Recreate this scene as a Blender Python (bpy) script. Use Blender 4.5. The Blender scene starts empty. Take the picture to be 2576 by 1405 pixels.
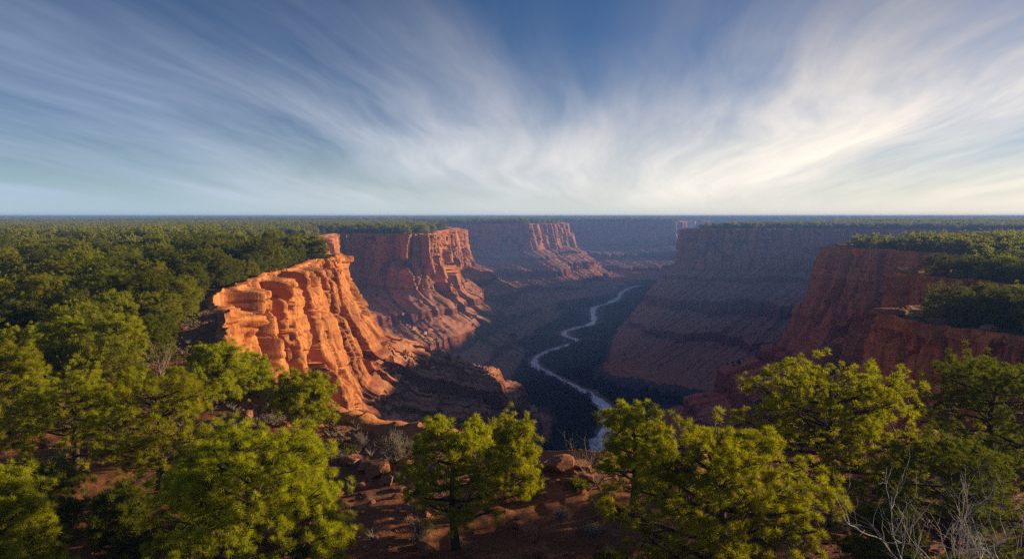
import bpy, math, time
import numpy as np
from mathutils import Vector
T0 = time.time()
rng = np.random.default_rng(7)
sc = bpy.context.scene
COL = sc.collection
F = 1717.0                      # focal length in pixels of a 2576 wide picture
PITCH = math.atan(159.5 / F)
FLOOR = -105.0

# ------------------------------------------------------------------ noise
def _h(ix, iy, iz, seed):
    n = (ix.astype(np.int64) * 374761393 + iy.astype(np.int64) * 668265263 + iz.astype(np.int64) * 2147483647 + seed * 974634777) & 0xFFFFFFFF
    n = ((n ^ (n >> 13)) * 1274126177) & 0xFFFFFFFF
    n = ((n ^ (n >> 16)) * 2246822519) & 0xFFFFFFFF
    return ((n ^ (n >> 15)) & 0xFFFFFF) / 16777215.0
def vn(x, y, z=None, seed=0):
    x = np.asarray(x, float); y = np.asarray(y, float)
    z = np.zeros_like(x) if z is None else np.asarray(z, float)
    x, y, z = np.broadcast_arrays(x, y, z)
    xi, yi, zi = np.floor(x), np.floor(y), np.floor(z)
    fx, fy, fz = x - xi, y - yi, z - zi
    fx = fx * fx * (3 - 2 * fx); fy = fy * fy * (3 - 2 * fy); fz = fz * fz * (3 - 2 * fz)
    r = 0
    flat = not np.any(fz)
    for dz in ((0,) if flat else (0, 1)):
        wz = 1.0 if flat else (fz if dz else 1 - fz)
        a = _h(xi, yi, zi + dz, seed) * (1 - fx) + _h(xi + 1, yi, zi + dz, seed) * fx
        b = _h(xi, yi + 1, zi + dz, seed) * (1 - fx) + _h(xi + 1, yi + 1, zi + dz, seed) * fx
        r = r + (a * (1 - fy) + b * fy) * wz
    return r * 2 - 1
def fbm(x, y, z=None, o=4, seed=0):
    r = 0; a = 1.0; t = 0
    for k in range(o):
        m = 2.03 ** k
        r = r + a * vn(x * m + k * 17.3, y * m + k * 9.1, None if z is None else z * m + k * 5.7, seed + k); t += a; a *= 0.5
    return r / t
def cell(u, v, seed):
    """2D cells: distance gap to the border (0 on it) and one random value per cell, plus another"""
    ui, vi = np.floor(u), np.floor(v)
    f1 = np.full(u.shape, 9.0); f2 = f1.copy(); idr = np.zeros(u.shape); idq = np.zeros(u.shape); z0 = np.zeros(u.shape); lu = np.zeros(u.shape); lv = np.zeros(u.shape)
    for du in (-1, 0, 1):
        for dv in (-1, 0, 1):
            cu = ui + du; cv = vi + dv
            eu = cu + 0.15 + 0.7 * _h(cu, cv, z0, seed) - u; ev = cv + 0.1 + 0.8 * _h(cu, cv, z0 + 1, seed) - v; d = np.hypot(eu, ev)
            near = d < f1
            f2 = np.where(near, f1, np.minimum(f2, d)); f1 = np.where(near, d, f1)
            lu = np.where(near, -eu, lu); lv = np.where(near, -ev, lv)
            idr = np.where(near, _h(cu, cv, z0 + 2, seed), idr); idq = np.where(near, _h(cu, cv, z0 + 3, seed), idq)
    cell.lu, cell.lv = lu, lv
    return f2 - f1, idr, idq
def sstep(a, b, x):
    t = np.clip((x - a) / (b - a), 0, 1); return t * t * (3 - 2 * t)

# ------------------------------------------------------------------ helpers
def mesh(name, V, Fc, mat=None, smooth=False, attrs=None):
    """one mesh from a vertex array and a (n,3) or (n,4) face array, or a list of such arrays"""
    me = bpy.data.meshes.new(name)
    V = np.ascontiguousarray(V, dtype=np.float32)
    Fs = Fc if isinstance(Fc, list) else [Fc]
    Fs = [np.asarray(f, dtype=np.int32) for f in Fs if len(f)]
    me.vertices.add(len(V)); me.vertices.foreach_set('co', V.ravel())
    loops = np.concatenate([f.ravel() for f in Fs]); tot = np.concatenate([np.full(len(f), f.shape[1]) for f in Fs]).astype(np.int32)
    me.loops.add(len(loops)); me.loops.foreach_set('vertex_index', loops)
    me.polygons.add(len(tot)); st = np.zeros(len(tot), np.int32); st[1:] = np.cumsum(tot)[:-1]
    me.polygons.foreach_set('loop_start', st); me.polygons.foreach_set('loop_total', tot)
    if smooth: me.polygons.foreach_set('use_smooth', np.ones(len(tot), bool))
    for k, a in (attrs or {}).items():
        at = me.attributes.new(k, 'FLOAT', 'POINT'); at.data.foreach_set('value', np.asarray(a, np.float32))
    if mat:
        me.materials.append(mat)
    me.update(calc_edges=True)
    return me
def link(name, me, parent=None):
    o = bpy.data.objects.new(name, me); COL.objects.link(o)
    if parent: o.parent = parent
    return o
def tag(o, label=None, cat=None, group=None, kind=None):
    for k, v in (('label', label), ('category', cat), ('group', group), ('kind', kind)):
        if v: o[k] = v
    return o
def pix(px, py, z=None, d=None):
    c, s = math.cos(PITCH), math.sin(PITCH)
    X = px - 1288.0; Y = 702.5 - py
    v = np.array([X, F * c + Y * s, -F * s + Y * c])
    return v * ((z / v[2]) if z is not None else d / v[1])
def to_pix(x, y, z):
    c, s = math.cos(PITCH), math.sin(PITCH)
    dep = y * c - z * s
    return 1288 + F * x / dep, 702.5 - F * (y * s + z * c) / dep

# ------------------------------------------------------------------ materials
def new_mat(name):
    m = bpy.data.materials.new(name); m.use_nodes = True
    nt = m.node_tree; nt.nodes.clear()
    return m, nt
class N:
    def __init__(s, nt): s.nt = nt
    def __call__(s, t, **kw):
        n = s.nt.nodes.new(t)
        for k, v in kw.items():
            if k == 'ins':
                for a, b in v.items():
                    if isinstance(b, bpy.types.NodeSocket): s.nt.links.new(b, n.inputs[a])
                    else: n.inputs[a].default_value = b
            else: setattr(n, k, v)
        return n
    def math(s, op, a, b=0.0, c=None, clamp=False):
        n = s('ShaderNodeMath', operation=op, use_clamp=clamp, ins={0: a, 1: b})
        if c is not None:
            if isinstance(c, bpy.types.NodeSocket): s.nt.links.new(c, n.inputs[2])
            else: n.inputs[2].default_value = c
        return n.outputs[0]
    def mix(s, f, a, b, mode='MIX'):
        n = s('ShaderNodeMix', data_type='RGBA', blend_type=mode)
        for i, v in ((0, f), (6, a), (7, b)):
            if isinstance(v, bpy.types.NodeSocket): s.nt.links.new(v, n.inputs[i])
            else: n.inputs[i].default_value = v if i == 0 else (*v, 1)
        return n.outputs[2]
    def ramp(s, f, pts):
        n = s('ShaderNodeValToRGB', ins={0: f}); e = n.color_ramp.elements
        while len(e) < len(pts): e.new(0.5)
        for el, (p, c) in zip(e, pts):
            el.position = p; el.color = (*c, 1) if isinstance(c, tuple) else (c, c, c, 1)
        return n.outputs[0]
    def noise(s, vec, scale, detail=4, rough=0.55, dist=0.0):
        return s('ShaderNodeTexNoise', ins={'Vector': vec, 'Scale': scale, 'Detail': detail, 'Roughness': rough, 'Distortion': dist}).outputs[0]
    def mapping(s, vec, scale=(1, 1, 1), rot=(0, 0, 0)):
        return s('ShaderNodeMapping', ins={'Vector': vec, 'Scale': scale, 'Rotation': rot}).outputs[0]
    def out(s, sh, vol=False):
        o = s('ShaderNodeOutputMaterial'); s.nt.links.new(sh, o.inputs[1 if vol else 0])
def rock_material():
    m, nt = new_mat('red_sandstone'); n = N(nt)
    P = n('ShaderNodeNewGeometry').outputs['Position']
    sep = n('ShaderNodeSeparateXYZ', ins={0: P})
    w = n.noise(P, 0.03, 3)
    zz = n.math('ADD', sep.outputs[2], n.math('MULTIPLY', w, 6.0))
    cz = n('ShaderNodeCombineXYZ', ins={2: zz}).outputs[0]
    strata = n.noise(n.mapping(cz, (1, 1, 0.17)), 1.0, 5, 0.62)
    fine = n.noise(n.mapping(P, (0.25, 0.25, 3.2)), 1.0, 4, 0.6)
    streak = n.noise(n.mapping(P, (0.9, 0.9, 0.07)), 1.0, 5, 0.6, 0.4)
    big = n.noise(n.mapping(P, (0.16, 0.16, 0.012)), 1.0, 5, 0.6, 0.5)
    blot = n.noise(P, 0.12, 5, 0.6)
    c = n.ramp(strata, [(0.30, (0.28, 0.088, 0.034)), (0.40, (0.50, 0.195, 0.060)), (0.47, (0.36, 0.120, 0.042)), (0.53, (0.54, 0.203, 0.066)), (0.60, (0.42, 0.142, 0.045)), (0.68, (0.60, 0.250, 0.086))])
    c = n.mix(n.ramp(streak, [(0.5, 0.0), (0.72, 0.6)]), c, (0.20, 0.065, 0.038))
    c = n.mix(n.ramp(big, [(0.50, 0.0), (0.62, 0.62)]), c, (0.19, 0.066, 0.036))
    c = n.mix(n.ramp(blot, [(0.5, 0.0), (0.75, 0.5)]), c, (0.60, 0.25, 0.095))
    c = n.mix(n.ramp(fine, [(0.55, 0.0), (0.75, 0.35)]), c, (0.24, 0.08, 0.045))
    # talus: the loose slopes below the cliffs are duller, with scrub on them
    tal = n('ShaderNodeAttribute', attribute_name='talus').outputs['Fac']
    tn = n.noise(P, 0.35, 6, 0.7)
    tc = n.ramp(tn, [(0.3, (0.30, 0.112, 0.064)), (0.5, (0.43, 0.168, 0.092)), (0.68, (0.54, 0.235, 0.13))])
    sc1 = n.noise(P, 0.06, 4, 0.6); sc2 = n.noise(P, 0.9, 4, 0.7)
    scrub = n.math('MULTIPLY', n.ramp(sc1, [(0.42, 0.0), (0.62, 1.0)]), n.ramp(sc2, [(0.48, 0.0), (0.58, 0.6)]))
    tc = n.mix(scrub, tc, (0.11, 0.10, 0.045))
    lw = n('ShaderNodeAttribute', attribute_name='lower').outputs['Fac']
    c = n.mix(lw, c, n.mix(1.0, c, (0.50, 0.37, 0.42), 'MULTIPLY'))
    c = n.mix(tal, c, tc)
    bh = n.math('ADD', n.math('MULTIPLY', n.noise(n.mapping(P, (1, 1, 0.3)), 1.6, 8, 0.6), 0.8), n.math('MULTIPLY', fine, 0.45))
    b = n('ShaderNodeBump', ins={'Strength': 0.5, 'Distance': 0.5, 'Height': bh}).outputs[0]
    s = n('ShaderNodeBsdfPrincipled', ins={'Base Color': c, 'Roughness': 0.93, 'Normal': b, 'Specular IOR Level': 0.15})
    n.out(s.outputs[0]); return m
def soil_material():
    m, nt = new_mat('red_soil'); n = N(nt)
    P = n('ShaderNodeNewGeometry').outputs['Position']
    a = n.noise(P, 0.9, 8, 0.7); b_ = n.noise(P, 9.0, 6, 0.7); far = n.noise(P, 0.02, 5, 0.6)
    c = n.ramp(a, [(0.3, (0.20, 0.070, 0.038)), (0.5, (0.38, 0.128, 0.062)), (0.7, (0.54, 0.22, 0.11))])
    c = n.mix(n.ramp(b_, [(0.45, 0.0), (0.65, 0.6)]), c, (0.13, 0.05, 0.03))
    # beyond the rim country the ground is scrubby
    dist = n('ShaderNodeVectorMath', operation='LENGTH', ins={0: P}).outputs[1]
    fgreen = n.math('DIVIDE', dist, 90.0, clamp=True)
    g = n.ramp(n.noise(P, 0.25, 6, 0.7), [(0.35, (0.045, 0.055, 0.018)), (0.55, (0.07, 0.075, 0.026)), (0.72, (0.16, 0.10, 0.05))])
    g2 = n.mix(n.ramp(far, [(0.5, 0.0), (0.62, 1.0)]), g, (0.05, 0.06, 0.02))
    c = n.mix(n.math('MULTIPLY', fgreen, 0.9), c, g2)
    bh = n.math('ADD', n.math('MULTIPLY', n.noise(P, 3.0, 9, 0.72), 1.0), n.math('MULTIPLY', n.noise(P, 0.2, 3), 1.0))
    bm = n('ShaderNodeBump', ins={'Strength': 0.8, 'Distance': 0.22, 'Height': bh}).outputs[0]
    s = n('ShaderNodeBsdfPrincipled', ins={'Base Color': c, 'Roughness': 0.95, 'Normal': bm, 'Specular IOR Level': 0.1})
    n.out(s.outputs[0]); return m
def leaf_material(name, dark, light, trans=0.4):
    m, nt = new_mat(name); n = N(nt)
    t = n('ShaderNodeAttribute', attribute_name='tint').outputs['Fac']
    r = n('ShaderNodeObjectInfo').outputs['Random']
    f = n.math('ADD', n.math('MULTIPLY', t, 0.75), n.math('MULTIPLY', r, 0.25), clamp=True)
    c = n.mix(f, dark, light)
    c = n('ShaderNodeHueSaturation', ins={'Hue': n.math('ADD', 0.488, n.math('MULTIPLY', r, 0.02)), 'Color': c}).outputs[0]
    d = n('ShaderNodeBsdfDiffuse', ins={'Color': c}).outputs[0]
    tr = n('ShaderNodeBsdfTranslucent', ins={'Color': n.mix(1.0, c, (1.0, 0.98, 0.45), 'MULTIPLY')}).outputs[0]
    mx = n('ShaderNodeMixShader', ins={0: trans, 1: d, 2: tr}).outputs[0]
    n.out(mx); return m
def plain(name, c1, c2, scale=8, rough=0.9, bump=0.3):
    m, nt = new_mat(name); n = N(nt)
    P = n('ShaderNodeTexCoord').outputs['Object']
    v = n.noise(P, scale, 6, 0.65)
    c = n.ramp(v, [(0.35, c1), (0.65, c2)])
    b = n('ShaderNodeBump', ins={'Strength': bump, 'Distance': 0.05, 'Height': v}).outputs[0]
    s = n('ShaderNodeBsdfPrincipled', ins={'Base Color': c, 'Roughness': rough, 'Normal': b, 'Specular IOR Level': 0.2})
    n.out(s.outputs[0]); return m
def water_material():
    m, nt = new_mat('river_water'); n = N(nt)
    P = n('ShaderNodeNewGeometry').outputs['Position']
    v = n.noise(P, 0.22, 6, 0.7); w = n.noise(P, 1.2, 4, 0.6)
    c = n.ramp(v, [(0.38, (0.12, 0.13, 0.15)), (0.46, (0.55, 0.55, 0.57)), (0.56, (0.9, 0.9, 0.9))])  # pale tones: white rapids, plus sky glint painted into the base colour
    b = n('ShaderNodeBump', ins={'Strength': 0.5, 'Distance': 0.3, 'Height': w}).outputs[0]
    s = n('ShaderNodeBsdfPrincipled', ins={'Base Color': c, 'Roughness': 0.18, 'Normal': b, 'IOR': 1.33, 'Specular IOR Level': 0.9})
    n.out(s.outputs[0]); return m
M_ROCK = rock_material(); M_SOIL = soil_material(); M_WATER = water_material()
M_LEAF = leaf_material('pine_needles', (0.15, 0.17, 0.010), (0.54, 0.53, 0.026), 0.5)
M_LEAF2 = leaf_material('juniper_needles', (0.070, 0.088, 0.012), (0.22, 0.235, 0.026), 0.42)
M_LEAF3 = leaf_material('forest_needles', (0.12, 0.135, 0.012), (0.44, 0.43, 0.030), 0.45)
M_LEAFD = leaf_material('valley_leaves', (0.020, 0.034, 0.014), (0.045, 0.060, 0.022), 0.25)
M_BARK = plain('bark', (0.035, 0.022, 0.016), (0.10, 0.065, 0.045), 14)
M_DEAD = plain('dead_wood', (0.38, 0.35, 0.33), (0.60, 0.56, 0.52), 20)
M_TWIG = plain('dry_twigs', (0.22, 0.17, 0.13), (0.40, 0.34, 0.27), 20)
M_STONE = plain('red_boulder_stone', (0.17, 0.060, 0.036), (0.42, 0.165, 0.085), 5, 0.95, 0.8)
M_GRAVEL = plain('river_gravel', (0.16, 0.09, 0.07), (0.30, 0.18, 0.14), 0.2)

# ------------------------------------------------------------------ the canyon in plan
# rim x, rim y, toe x, toe y, toe z, batter (how far the upper cliff leans out), z of the cliff's foot
ST = [
 (900, 1650, 800, 1650, -105, 20, -55), (560, 1150, 430, 1200, -105, 18, -52), (320, 870, 225, 940, -105, 14, -50), (205, 725, 138, 775, -105, 12, -50),
 (173, 668, 72, 514, -105, 10, -50), (230, 655, 52, 438, -105, 9, -50), (292, 660, 98, 384, -105, 9, -50), (345, 650, 138, 368, -105, 9, -50),
 (410, 600, 185, 362, -105, 9, -50), (390, 480, 205, 375, -105, 9, -50), (300, 370, 180, 360, -105, 9, -50), (190, 300, 125, 365, -105, 11, -53),
 (124, 268, 74, 352, -105, 15, -55), (122, 254, 72, 320, -105, 14, -54), (129, 232, 69, 292, -105, 11, -52), (125, 205, 76, 275, -105, 10, -45), (118, 180, 72, 258, -105, 8, -45),
 (122, 158, 69, 248, -105, 8, -45), (98, 142, 64, 240, -105, 8, -45), (74, 132, 55, 232, -105, 3, -42), (76, 121, 50, 222, -105, 3, -42),
 (83, 108, 47, 212, -105, 6, -42), (68, 101, 43, 203, -105, 6, -42), (49, 93, 35, 193, -105, 2, -42), (47, 86, 32, 184, -105, 2, -42), (50, 77, 30, 172, -105, 2, -42),
 (56, 66, 28, 160, -105, 5, -42), (56, 54, 26, 150, -105, 5, -42), (45, 44, 24, 142, -105, 5, -42), (34, 36, 22, 132, -105, 4, -42), (24, 30, 20, 126, -105, 3, -40),
 (15, 25.5, 18, 120, -105, 3, -38), (8, 23, 16, 118, -105, 3, -38), (3, 22.3, 14, 116, -105, 3, -38), (-2, 23.5, 12, 118, -105, 3, -38), (-7, 27, 9, 124, -105, 3, -36),
 (-12, 33, 7, 135, -105, 4, -36), (-18.5, 45, 5, 155, -105, 6, -36), (-24, 58, 3, 178, -105, 5, -36), (-29, 72, 1, 205, -105, 6, -35),
 (-32, 88, 1, 235, -105, 6.5, -34), (-34, 104, 3, 265, -105, 7, -31), (-35.5, 120, 14, 304, -105, 7.5, -26), (-33, 133, 22, 336, -105, 8, -23.5), (-35, 141, 24, 358, -105, 7, -23),
 (-45, 152, 12, 370, -104, 6, -26), (-58, 163, -14, 356, -98, 6, -30), (-76, 192, -42, 322, -85, 6, -34), (-90, 235, -64, 286, -70, 6, -34), (-93, 280, -72, 290, -64, 6, -36),
 (-96, 335, -74, 305, -66, 6, -38), (-106, 390, -66, 318, -74, 5, -42), (-110, 446, -58, 338, -83, 4, -44), (-86, 440, -32, 362, -95, 4, -45), (-59, 430, 0, 415, -105, 5, -45),
 (-55, 438, 8, 465, -105, 8, -46), (-54, 500, 12, 530, -105, 8, -46), (-52, 565, 16, 590, -105, 8, -46), (-48, 635, 54, 700, -105, 10, -46), (-54, 655, 60, 735, -105, 10, -46), (-95, 715, 55, 780, -105, 10, -46),
 (-115, 850, 58, 800, -105, 10, -48), (-105, 1060, 70, 822, -105, 8, -48), (-40, 1050, 84, 840, -105, 8, -50), (24, 1040, 118, 868, -105, 14, -52), (38, 1090, 134, 890, -105, 14, -52), (62, 1115, 143, 908, -105, 15, -52),
 (86, 1145, 150, 950, -105, 14, -52), (78, 1230, 165, 1000, -105, 14, -52), (85, 1350, 185, 1045, -105, 14, -52), (112, 1500, 215, 1080, -105, 14, -56), (240, 1490, 300, 1110, -105, 14, -60), (360, 1470, 385, 1150, -105, 20, -62),
 (388, 1535, 440, 1230, -105, 16, -60), (365, 1720, 560, 1400, -105, 16, -60), (700, 2050, 720, 1750, -105, 20, -60), (1000, 1950, 840, 1740, -105, 20, -60)]
ST = np.array(ST, float)
def catmull(P, per):
    n = len(P); out = []
    t = np.linspace(0, 1, per, endpoint=False)[:, None]
    for i in range(n):
        a, b, c, d = P[i - 1], P[i], P[(i + 1) % n], P[(i + 2) % n]
        # non-uniform tangents so uneven spacing does not overshoot
        la = np.linalg.norm(b[:2] - a[:2]) + 1e-6; lb = np.linalg.norm(c[:2] - b[:2]) + 1e-6; lc = np.linalg.norm(d[:2] - c[:2]) + 1e-6
        m1 = ((b - a) / la * lb + (c - b) / lb * la) / (la + lb) * lb
        m2 = ((c - b) / lb * lc + (d - c) / lc * lb) / (lb + lc) * lb
        out.append((2 * t**3 - 3 * t**2 + 1) * b + (t**3 - 2 * t**2 + t) * m1 + (-2 * t**3 + 3 * t**2) * c + (t**3 - t**2) * m2)
    return np.concatenate(out)
S0 = catmull(ST, 60)
seg = np.linalg.norm(np.roll(S0[:, :2], -1, 0) - S0[:, :2], axis=1)
dd = np.hypot(S0[:, 0], S0[:, 1])
cum = np.concatenate([[0], np.cumsum(seg / (np.maximum(dd, 55) / 720.0))])   # about a pixel per column
NC = int(cum[-1])
q = np.linspace(0, cum[-1], NC, endpoint=False)
S0c = np.vstack([S0, S0[:1]])
S = np.stack([np.interp(q, cum, S0c[:, k]) for k in range(S0.shape[1])], 1)
arc = np.concatenate([[0], np.cumsum(np.linalg.norm(np.diff(S[:, :2], axis=0), axis=1))])
# irregular rim: bays and noses of several sizes
def smooth_normals(XY, k):
    t = np.roll(XY, -k, 0) - np.roll(XY, k, 0)
    n = np.stack([t[:, 1], -t[:, 0]], 1)
    return n / (np.linalg.norm(n, axis=1, keepdims=True) + 1e-9)
nrm = smooth_normals(S[:, :2], 12)
area = 0.5 * np.sum(S[:, 0] * np.roll(S[:, 1], -1) - np.roll(S[:, 0], -1) * S[:, 1])
if area > 0: nrm = -nrm       # now points into the canyon
dist = np.hypot(S[:, 0], S[:, 1])
amp = np.clip(dist / 130.0, 0.25, 3.0)
wob = fbm(arc / 34.0, arc * 0 + 3.1, o=3, seed=5) * 2.6 * amp * 0.8 + fbm(arc / 9.0, arc * 0, o=3, seed=9) * 1.7 * np.clip(amp, 0.3, 1.6)
RIM = S[:, :2] + nrm * (wob - np.clip((dist - 55) / 20, 0, 1) * 1.6 * np.clip(dist / 180, 1, 2.2))[:, None]
TOE = S[:, 2:4].copy()
TOE += nrm * (fbm(arc / 40.0, arc * 0 + 8.8, o=3, seed=15) * 9.0 * np.clip(dist / 400, 0.2, 1.2))[:, None]
CTRL = np.array([(0, 0, -8.0), (-15, 16, -8.0), (0, 22, -8.1), (15, 22, -8.6), (25, 12, -8.4), (-30, 30, -8), (-20, 48, -8.1), (-35, 100, -8.2), (-33, 137, -8.2), (-60, 60, -8),
  (-90, 200, -9.3), (-95, 330, -11), (-60, 438, -12), (-50, 640, -11.3), (-150, 500, -11.5), (-300, 250, -9.5), (0, 1080, -12.2), (250, 1500, -12.5), (-400, 900, -12),
  (24, 30, -9.2), (36, 36, -10.5), (48, 52, -12), (50, 78, -13), (58, 95, -13), (75, 125, -11.2), (85, 110, -11.6), (100, 90, -12.5), (122, 180, -11.6), (124, 260, -12), (180, 230, -11.5), (200, 660, -12.5), (340, 660, -12.5), (400, 400, -12), (700, 700, -13), (1000, 2500, -14), (-1000, 2500, -14)], float)
def ground(x, y, detail=True):
    x = np.asarray(x, float); y = np.asarray(y, float)
    num = 0; den = 0
    for cx, cy, cz in CTRL:
        sc_ = 8.0 + 0.06 * math.hypot(cx, cy)
        w = 1.0 / (((x - cx)**2 + (y - cy)**2) / sc_**2 + 0.3)**2 * 1.0
        num = num + w * cz; den = den + w
    z = num / den
    r = np.hypot(x, y)
    z = z * (1 - sstep(2500, 30000, r)) + (-24) * sstep(2500, 30000, r)
    z = z + fbm(x / 60, y / 60, o=3, seed=31) * 0.8 * sstep(50, 200, r) * (1 - sstep(1500, 6000, r) * 0)
    if detail:
        z = z + fbm(x / 3.1, y / 3.1, o=4, seed=41) * 0.30 + fbm(x / 0.6, y / 0.6, o=3, seed=51) * 0.07 * (1 - sstep(60, 200, r))
    return z
def inside(x, y, P=None):
    """points within the canyon outline"""
    P = RIM[::3] if P is None else P; n = len(P); res = np.zeros(x.shape, bool)
    idx = np.nonzero((x > P[:, 0].min()) & (x < P[:, 0].max()) & (y > P[:, 1].min()) & (y < P[:, 1].max()))
    xs, ys = x[idx], y[idx]; r = np.zeros(xs.shape, bool)
    x1, y1 = P[:, 0], P[:, 1]; x2, y2 = np.roll(x1, -1), np.roll(y1, -1)
    for a, b, c, d in zip(x1, y1, x2, y2):
        if b == d: continue
        m = ((b > ys) != (d > ys))
        if m.any(): r[m] ^= xs[m] < (c - a) * (ys[m] - b) / (d - b) + a
    res[idx] = r; return res
RS = RIM[::4]
def rim_dist(x, y):
    x = np.asarray(x, float).ravel(); y = np.asarray(y, float).ravel()
    out = np.empty(len(x))
    for i in range(0, len(x), 4000):
        d2 = (x[i:i + 4000, None] - RS[None, :, 0])**2 + (y[i:i + 4000, None] - RS[None, :, 1])**2
        out[i:i + 4000] = np.sqrt(d2.min(1))
    return out

# ------------------------------------------------------------------ the canyon walls
RC, RT = 170, 190
zr = ground(RIM[:, 0], RIM[:, 1]) + 0.25 + 0.35 * np.clip(fbm(arc / 4.0, arc * 0, o=3, seed=77) + 0.3, 0, 1)
def wall_columns(i0, i1, mat_name):
    idx = np.arange(i0, i1 + 1) % NC
    rim = RIM[idx]; toe = TOE[idx]; nr = nrm[idx]; s = arc[idx]; dz = S[idx, 4]; bat = S[idx, 5]; zb = S[idx, 6] + fbm(s / 25.0, s * 0, o=2, seed=21) * 2.0
    z0 = zr[idx]; dcam = dist[idx]
    n = len(idx)
    base = rim + nr * bat[:, None]
    # --- inland lip
    lipw = np.clip(dcam * 0.012, 0.5, 14)
    lip_t = np.array([1.0, 0.75, 0.5, 0.25])
    nsm = smooth_normals(S[:, :2], 60)[idx]
    if area > 0: nsm = -nsm
    rows = []; tal = []
    for t in lip_t:
        xy = rim - nsm * (lipw * t)[:, None]
        g = ground(xy[:, 0], xy[:, 1])
        z = g + 0.22 * (1 - t) - 0.5 * (t == 1.0) + fbm(xy[:, 0] / 1.2, xy[:, 1] / 1.2, o=3, seed=88) * 0.18 * (1 - t)
        rows.append(np.column_stack([xy, z])); tal.append(np.full(n, 0.55 * t))
    # --- the upper cliff
    tt = np.linspace(0, 1, RC)
    SS = s[:, None] + 0 * tt[None, :]; Z = z0[:, None] + (zb - z0)[:, None] * tt[None, :]
    prof = 0.15 * tt + 0.85 * tt**1.45
    # big leaning slabs and buttresses, cracked apart by dark joints
    warp = fbm(SS / 14, Z / 9, o=3, seed=101) * 1.5
    wz = fbm(SS / 3, Z / 3, o=2, seed=107) * 0.25
    g1, r1, q1 = cell((SS + warp * 0.7) / 7.5, Z / 34.0 + warp * 0.08, 3); t1 = cell.lu * (q1 - 0.5) * 3.4 + cell.lv * (r1 - 0.3) * 2.5
    g2, r2, q2 = cell((SS + warp * 0.35) / 3.0 + 7.7, Z / 9.0 + r1 * 3, 11); t2_ = cell.lu * (q2 - 0.5) * 2.2 + cell.lv * (q2 - 0.6) * 1.6
    g3, r3, q3 = cell((SS + wz) / 1.25, Z / 2.6 + wz, 23); t3_ = cell.lu * (q3 - 0.5) * 0.7
    k = np.clip(dcam / 180.0, 1.0, 2.2)[:, None]          # distant cliffs: coarser relief
    grow = 1.0
    fis = (1 - sstep(0.09, 0.17, g1)); calm = 1 - 0.85 * fis
    D = ((r1 - 0.45) * 4.2 + t1) * k + ((r2 - 0.5) * 1.8 + t2_ + (r3 - 0.5) * 0.35 + t3_) * calm
    D -= (1 - sstep(0.09, 0.15, g1)) * 4.6 * k * sstep(-0.25, -0.05, vn(SS / 16.0, Z / 60.0, seed=241)) + (1 - sstep(0.0, 0.06, g1)) * 2.0 + (1 - sstep(0.0, 0.07, g2)) * 1.5 * (q2 > 0.3) + (1 - sstep(0.0, 0.10, g3)) * 0.25
    D += fbm(SS / 2.2, Z / 5.0, o=4, seed=131) * 0.20 + fbm(SS / 20, Z / 40, o=2, seed=139) * 1.5
    # open joints: sharp V-shaped cracks that wander and die out
    for sc_u, sc_v, dep, wd, sd_ in ((4.6, 22.0, 1.7, 0.10, 201), (1.9, 8.0, 0.6, 0.11, 211), (0.9, 3.0, 0.22, 0.16, 221)):
        nn = np.abs(fbm(SS / sc_u, Z / sc_v, o=2, seed=sd_)); on = sstep(-0.1, 0.25, vn(SS / (sc_u * 3), Z / (sc_v * 0.8), seed=sd_ + 5))
        D -= np.clip(1 - nn / wd, 0, 1) * dep * on
    hn = np.abs(vn(SS / 18.0, Z / 1.7, seed=231)); D -= calm * np.clip(1 - hn / 0.10, 0, 1) * 0.28 * sstep(0, 0.3, vn(SS / 7.0, Z / 2.0, seed=233))
    # bedding: thin proud layers
    bed = vn(Z * 0 + 1.5, Z * 1.1 + fbm(SS / 30, Z * 0, o=2, seed=141) * 1.2, seed=143)
    D += bed * 0.10 + sstep(0.35, 0.6, vn(Z * 0, Z * 0.35, seed=149)) * 0.25
    # caprock: broken blocky top three metres
    cap = np.exp(-((z0[:, None] - Z) / 2.2))
    gc, rc_, _ = cell(SS / 1.9, Z / 1.2, 37)
    D += cap * ((rc_ - 0.6) * 1.8 - (1 - sstep(0, .15, gc)) * 0.6)
    D = (D + 2.0 * k) * np.where(dcam < 60, 0.55, 1.0)[:, None]
    D = np.minimum(D, np.where(dcam < 60, 0.45, 1.3)[:, None] * k + 170.0 * np.clip(tt[None, :] - 0.012, 0, 1) * k)
    D = np.where(tt[None, :] < 0.06, np.maximum(D, 0.0), D)
    H = base - rim
    X = rim[:, 0, None] + H[:, 0, None] * prof + nr[:, 0, None] * D
    Y = rim[:, 1, None] + H[:, 1, None] * prof + nr[:, 1, None] * D
    Zc = Z + fbm(SS / 2.0, Z / 2.0, o=2, seed=151) * 0.15
    Zc[:, 0] = z0
    cliff = np.stack([X, Y, Zc], 2)
    # --- the stepped slopes below
    t2 = np.linspace(0, 1, RT + 1)[1:]
    zend = dz - 3.0
    Z2 = zb[:, None] + (zend - zb)[:, None] * t2[None, :]
    S2 = s[:, None] + 0 * t2[None, :]
    shift = (fbm(s / 90.0, s * 0 + 4, o=3, seed=161) * 5.0)[:, None] + (fbm(s / 9.0, s * 0 + 4, o=3, seed=162) * 1.2)[:, None]
    Zq = Z2 + shift
    den = np.ones_like(Z2)
    bs = np.clip(1.3 - 0.22 * np.hypot(toe[:, 0] - base[:, 0], toe[:, 1] - base[:, 1]) / (zb - dz), 0.75, 1.0)[:, None]
    bs = np.where(dcam[:, None] > 300, 1.0, bs)
    thick = 1 + 0.5 * fbm(S2 / 60.0, S2 * 0 + 2, o=2, seed=163)
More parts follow.
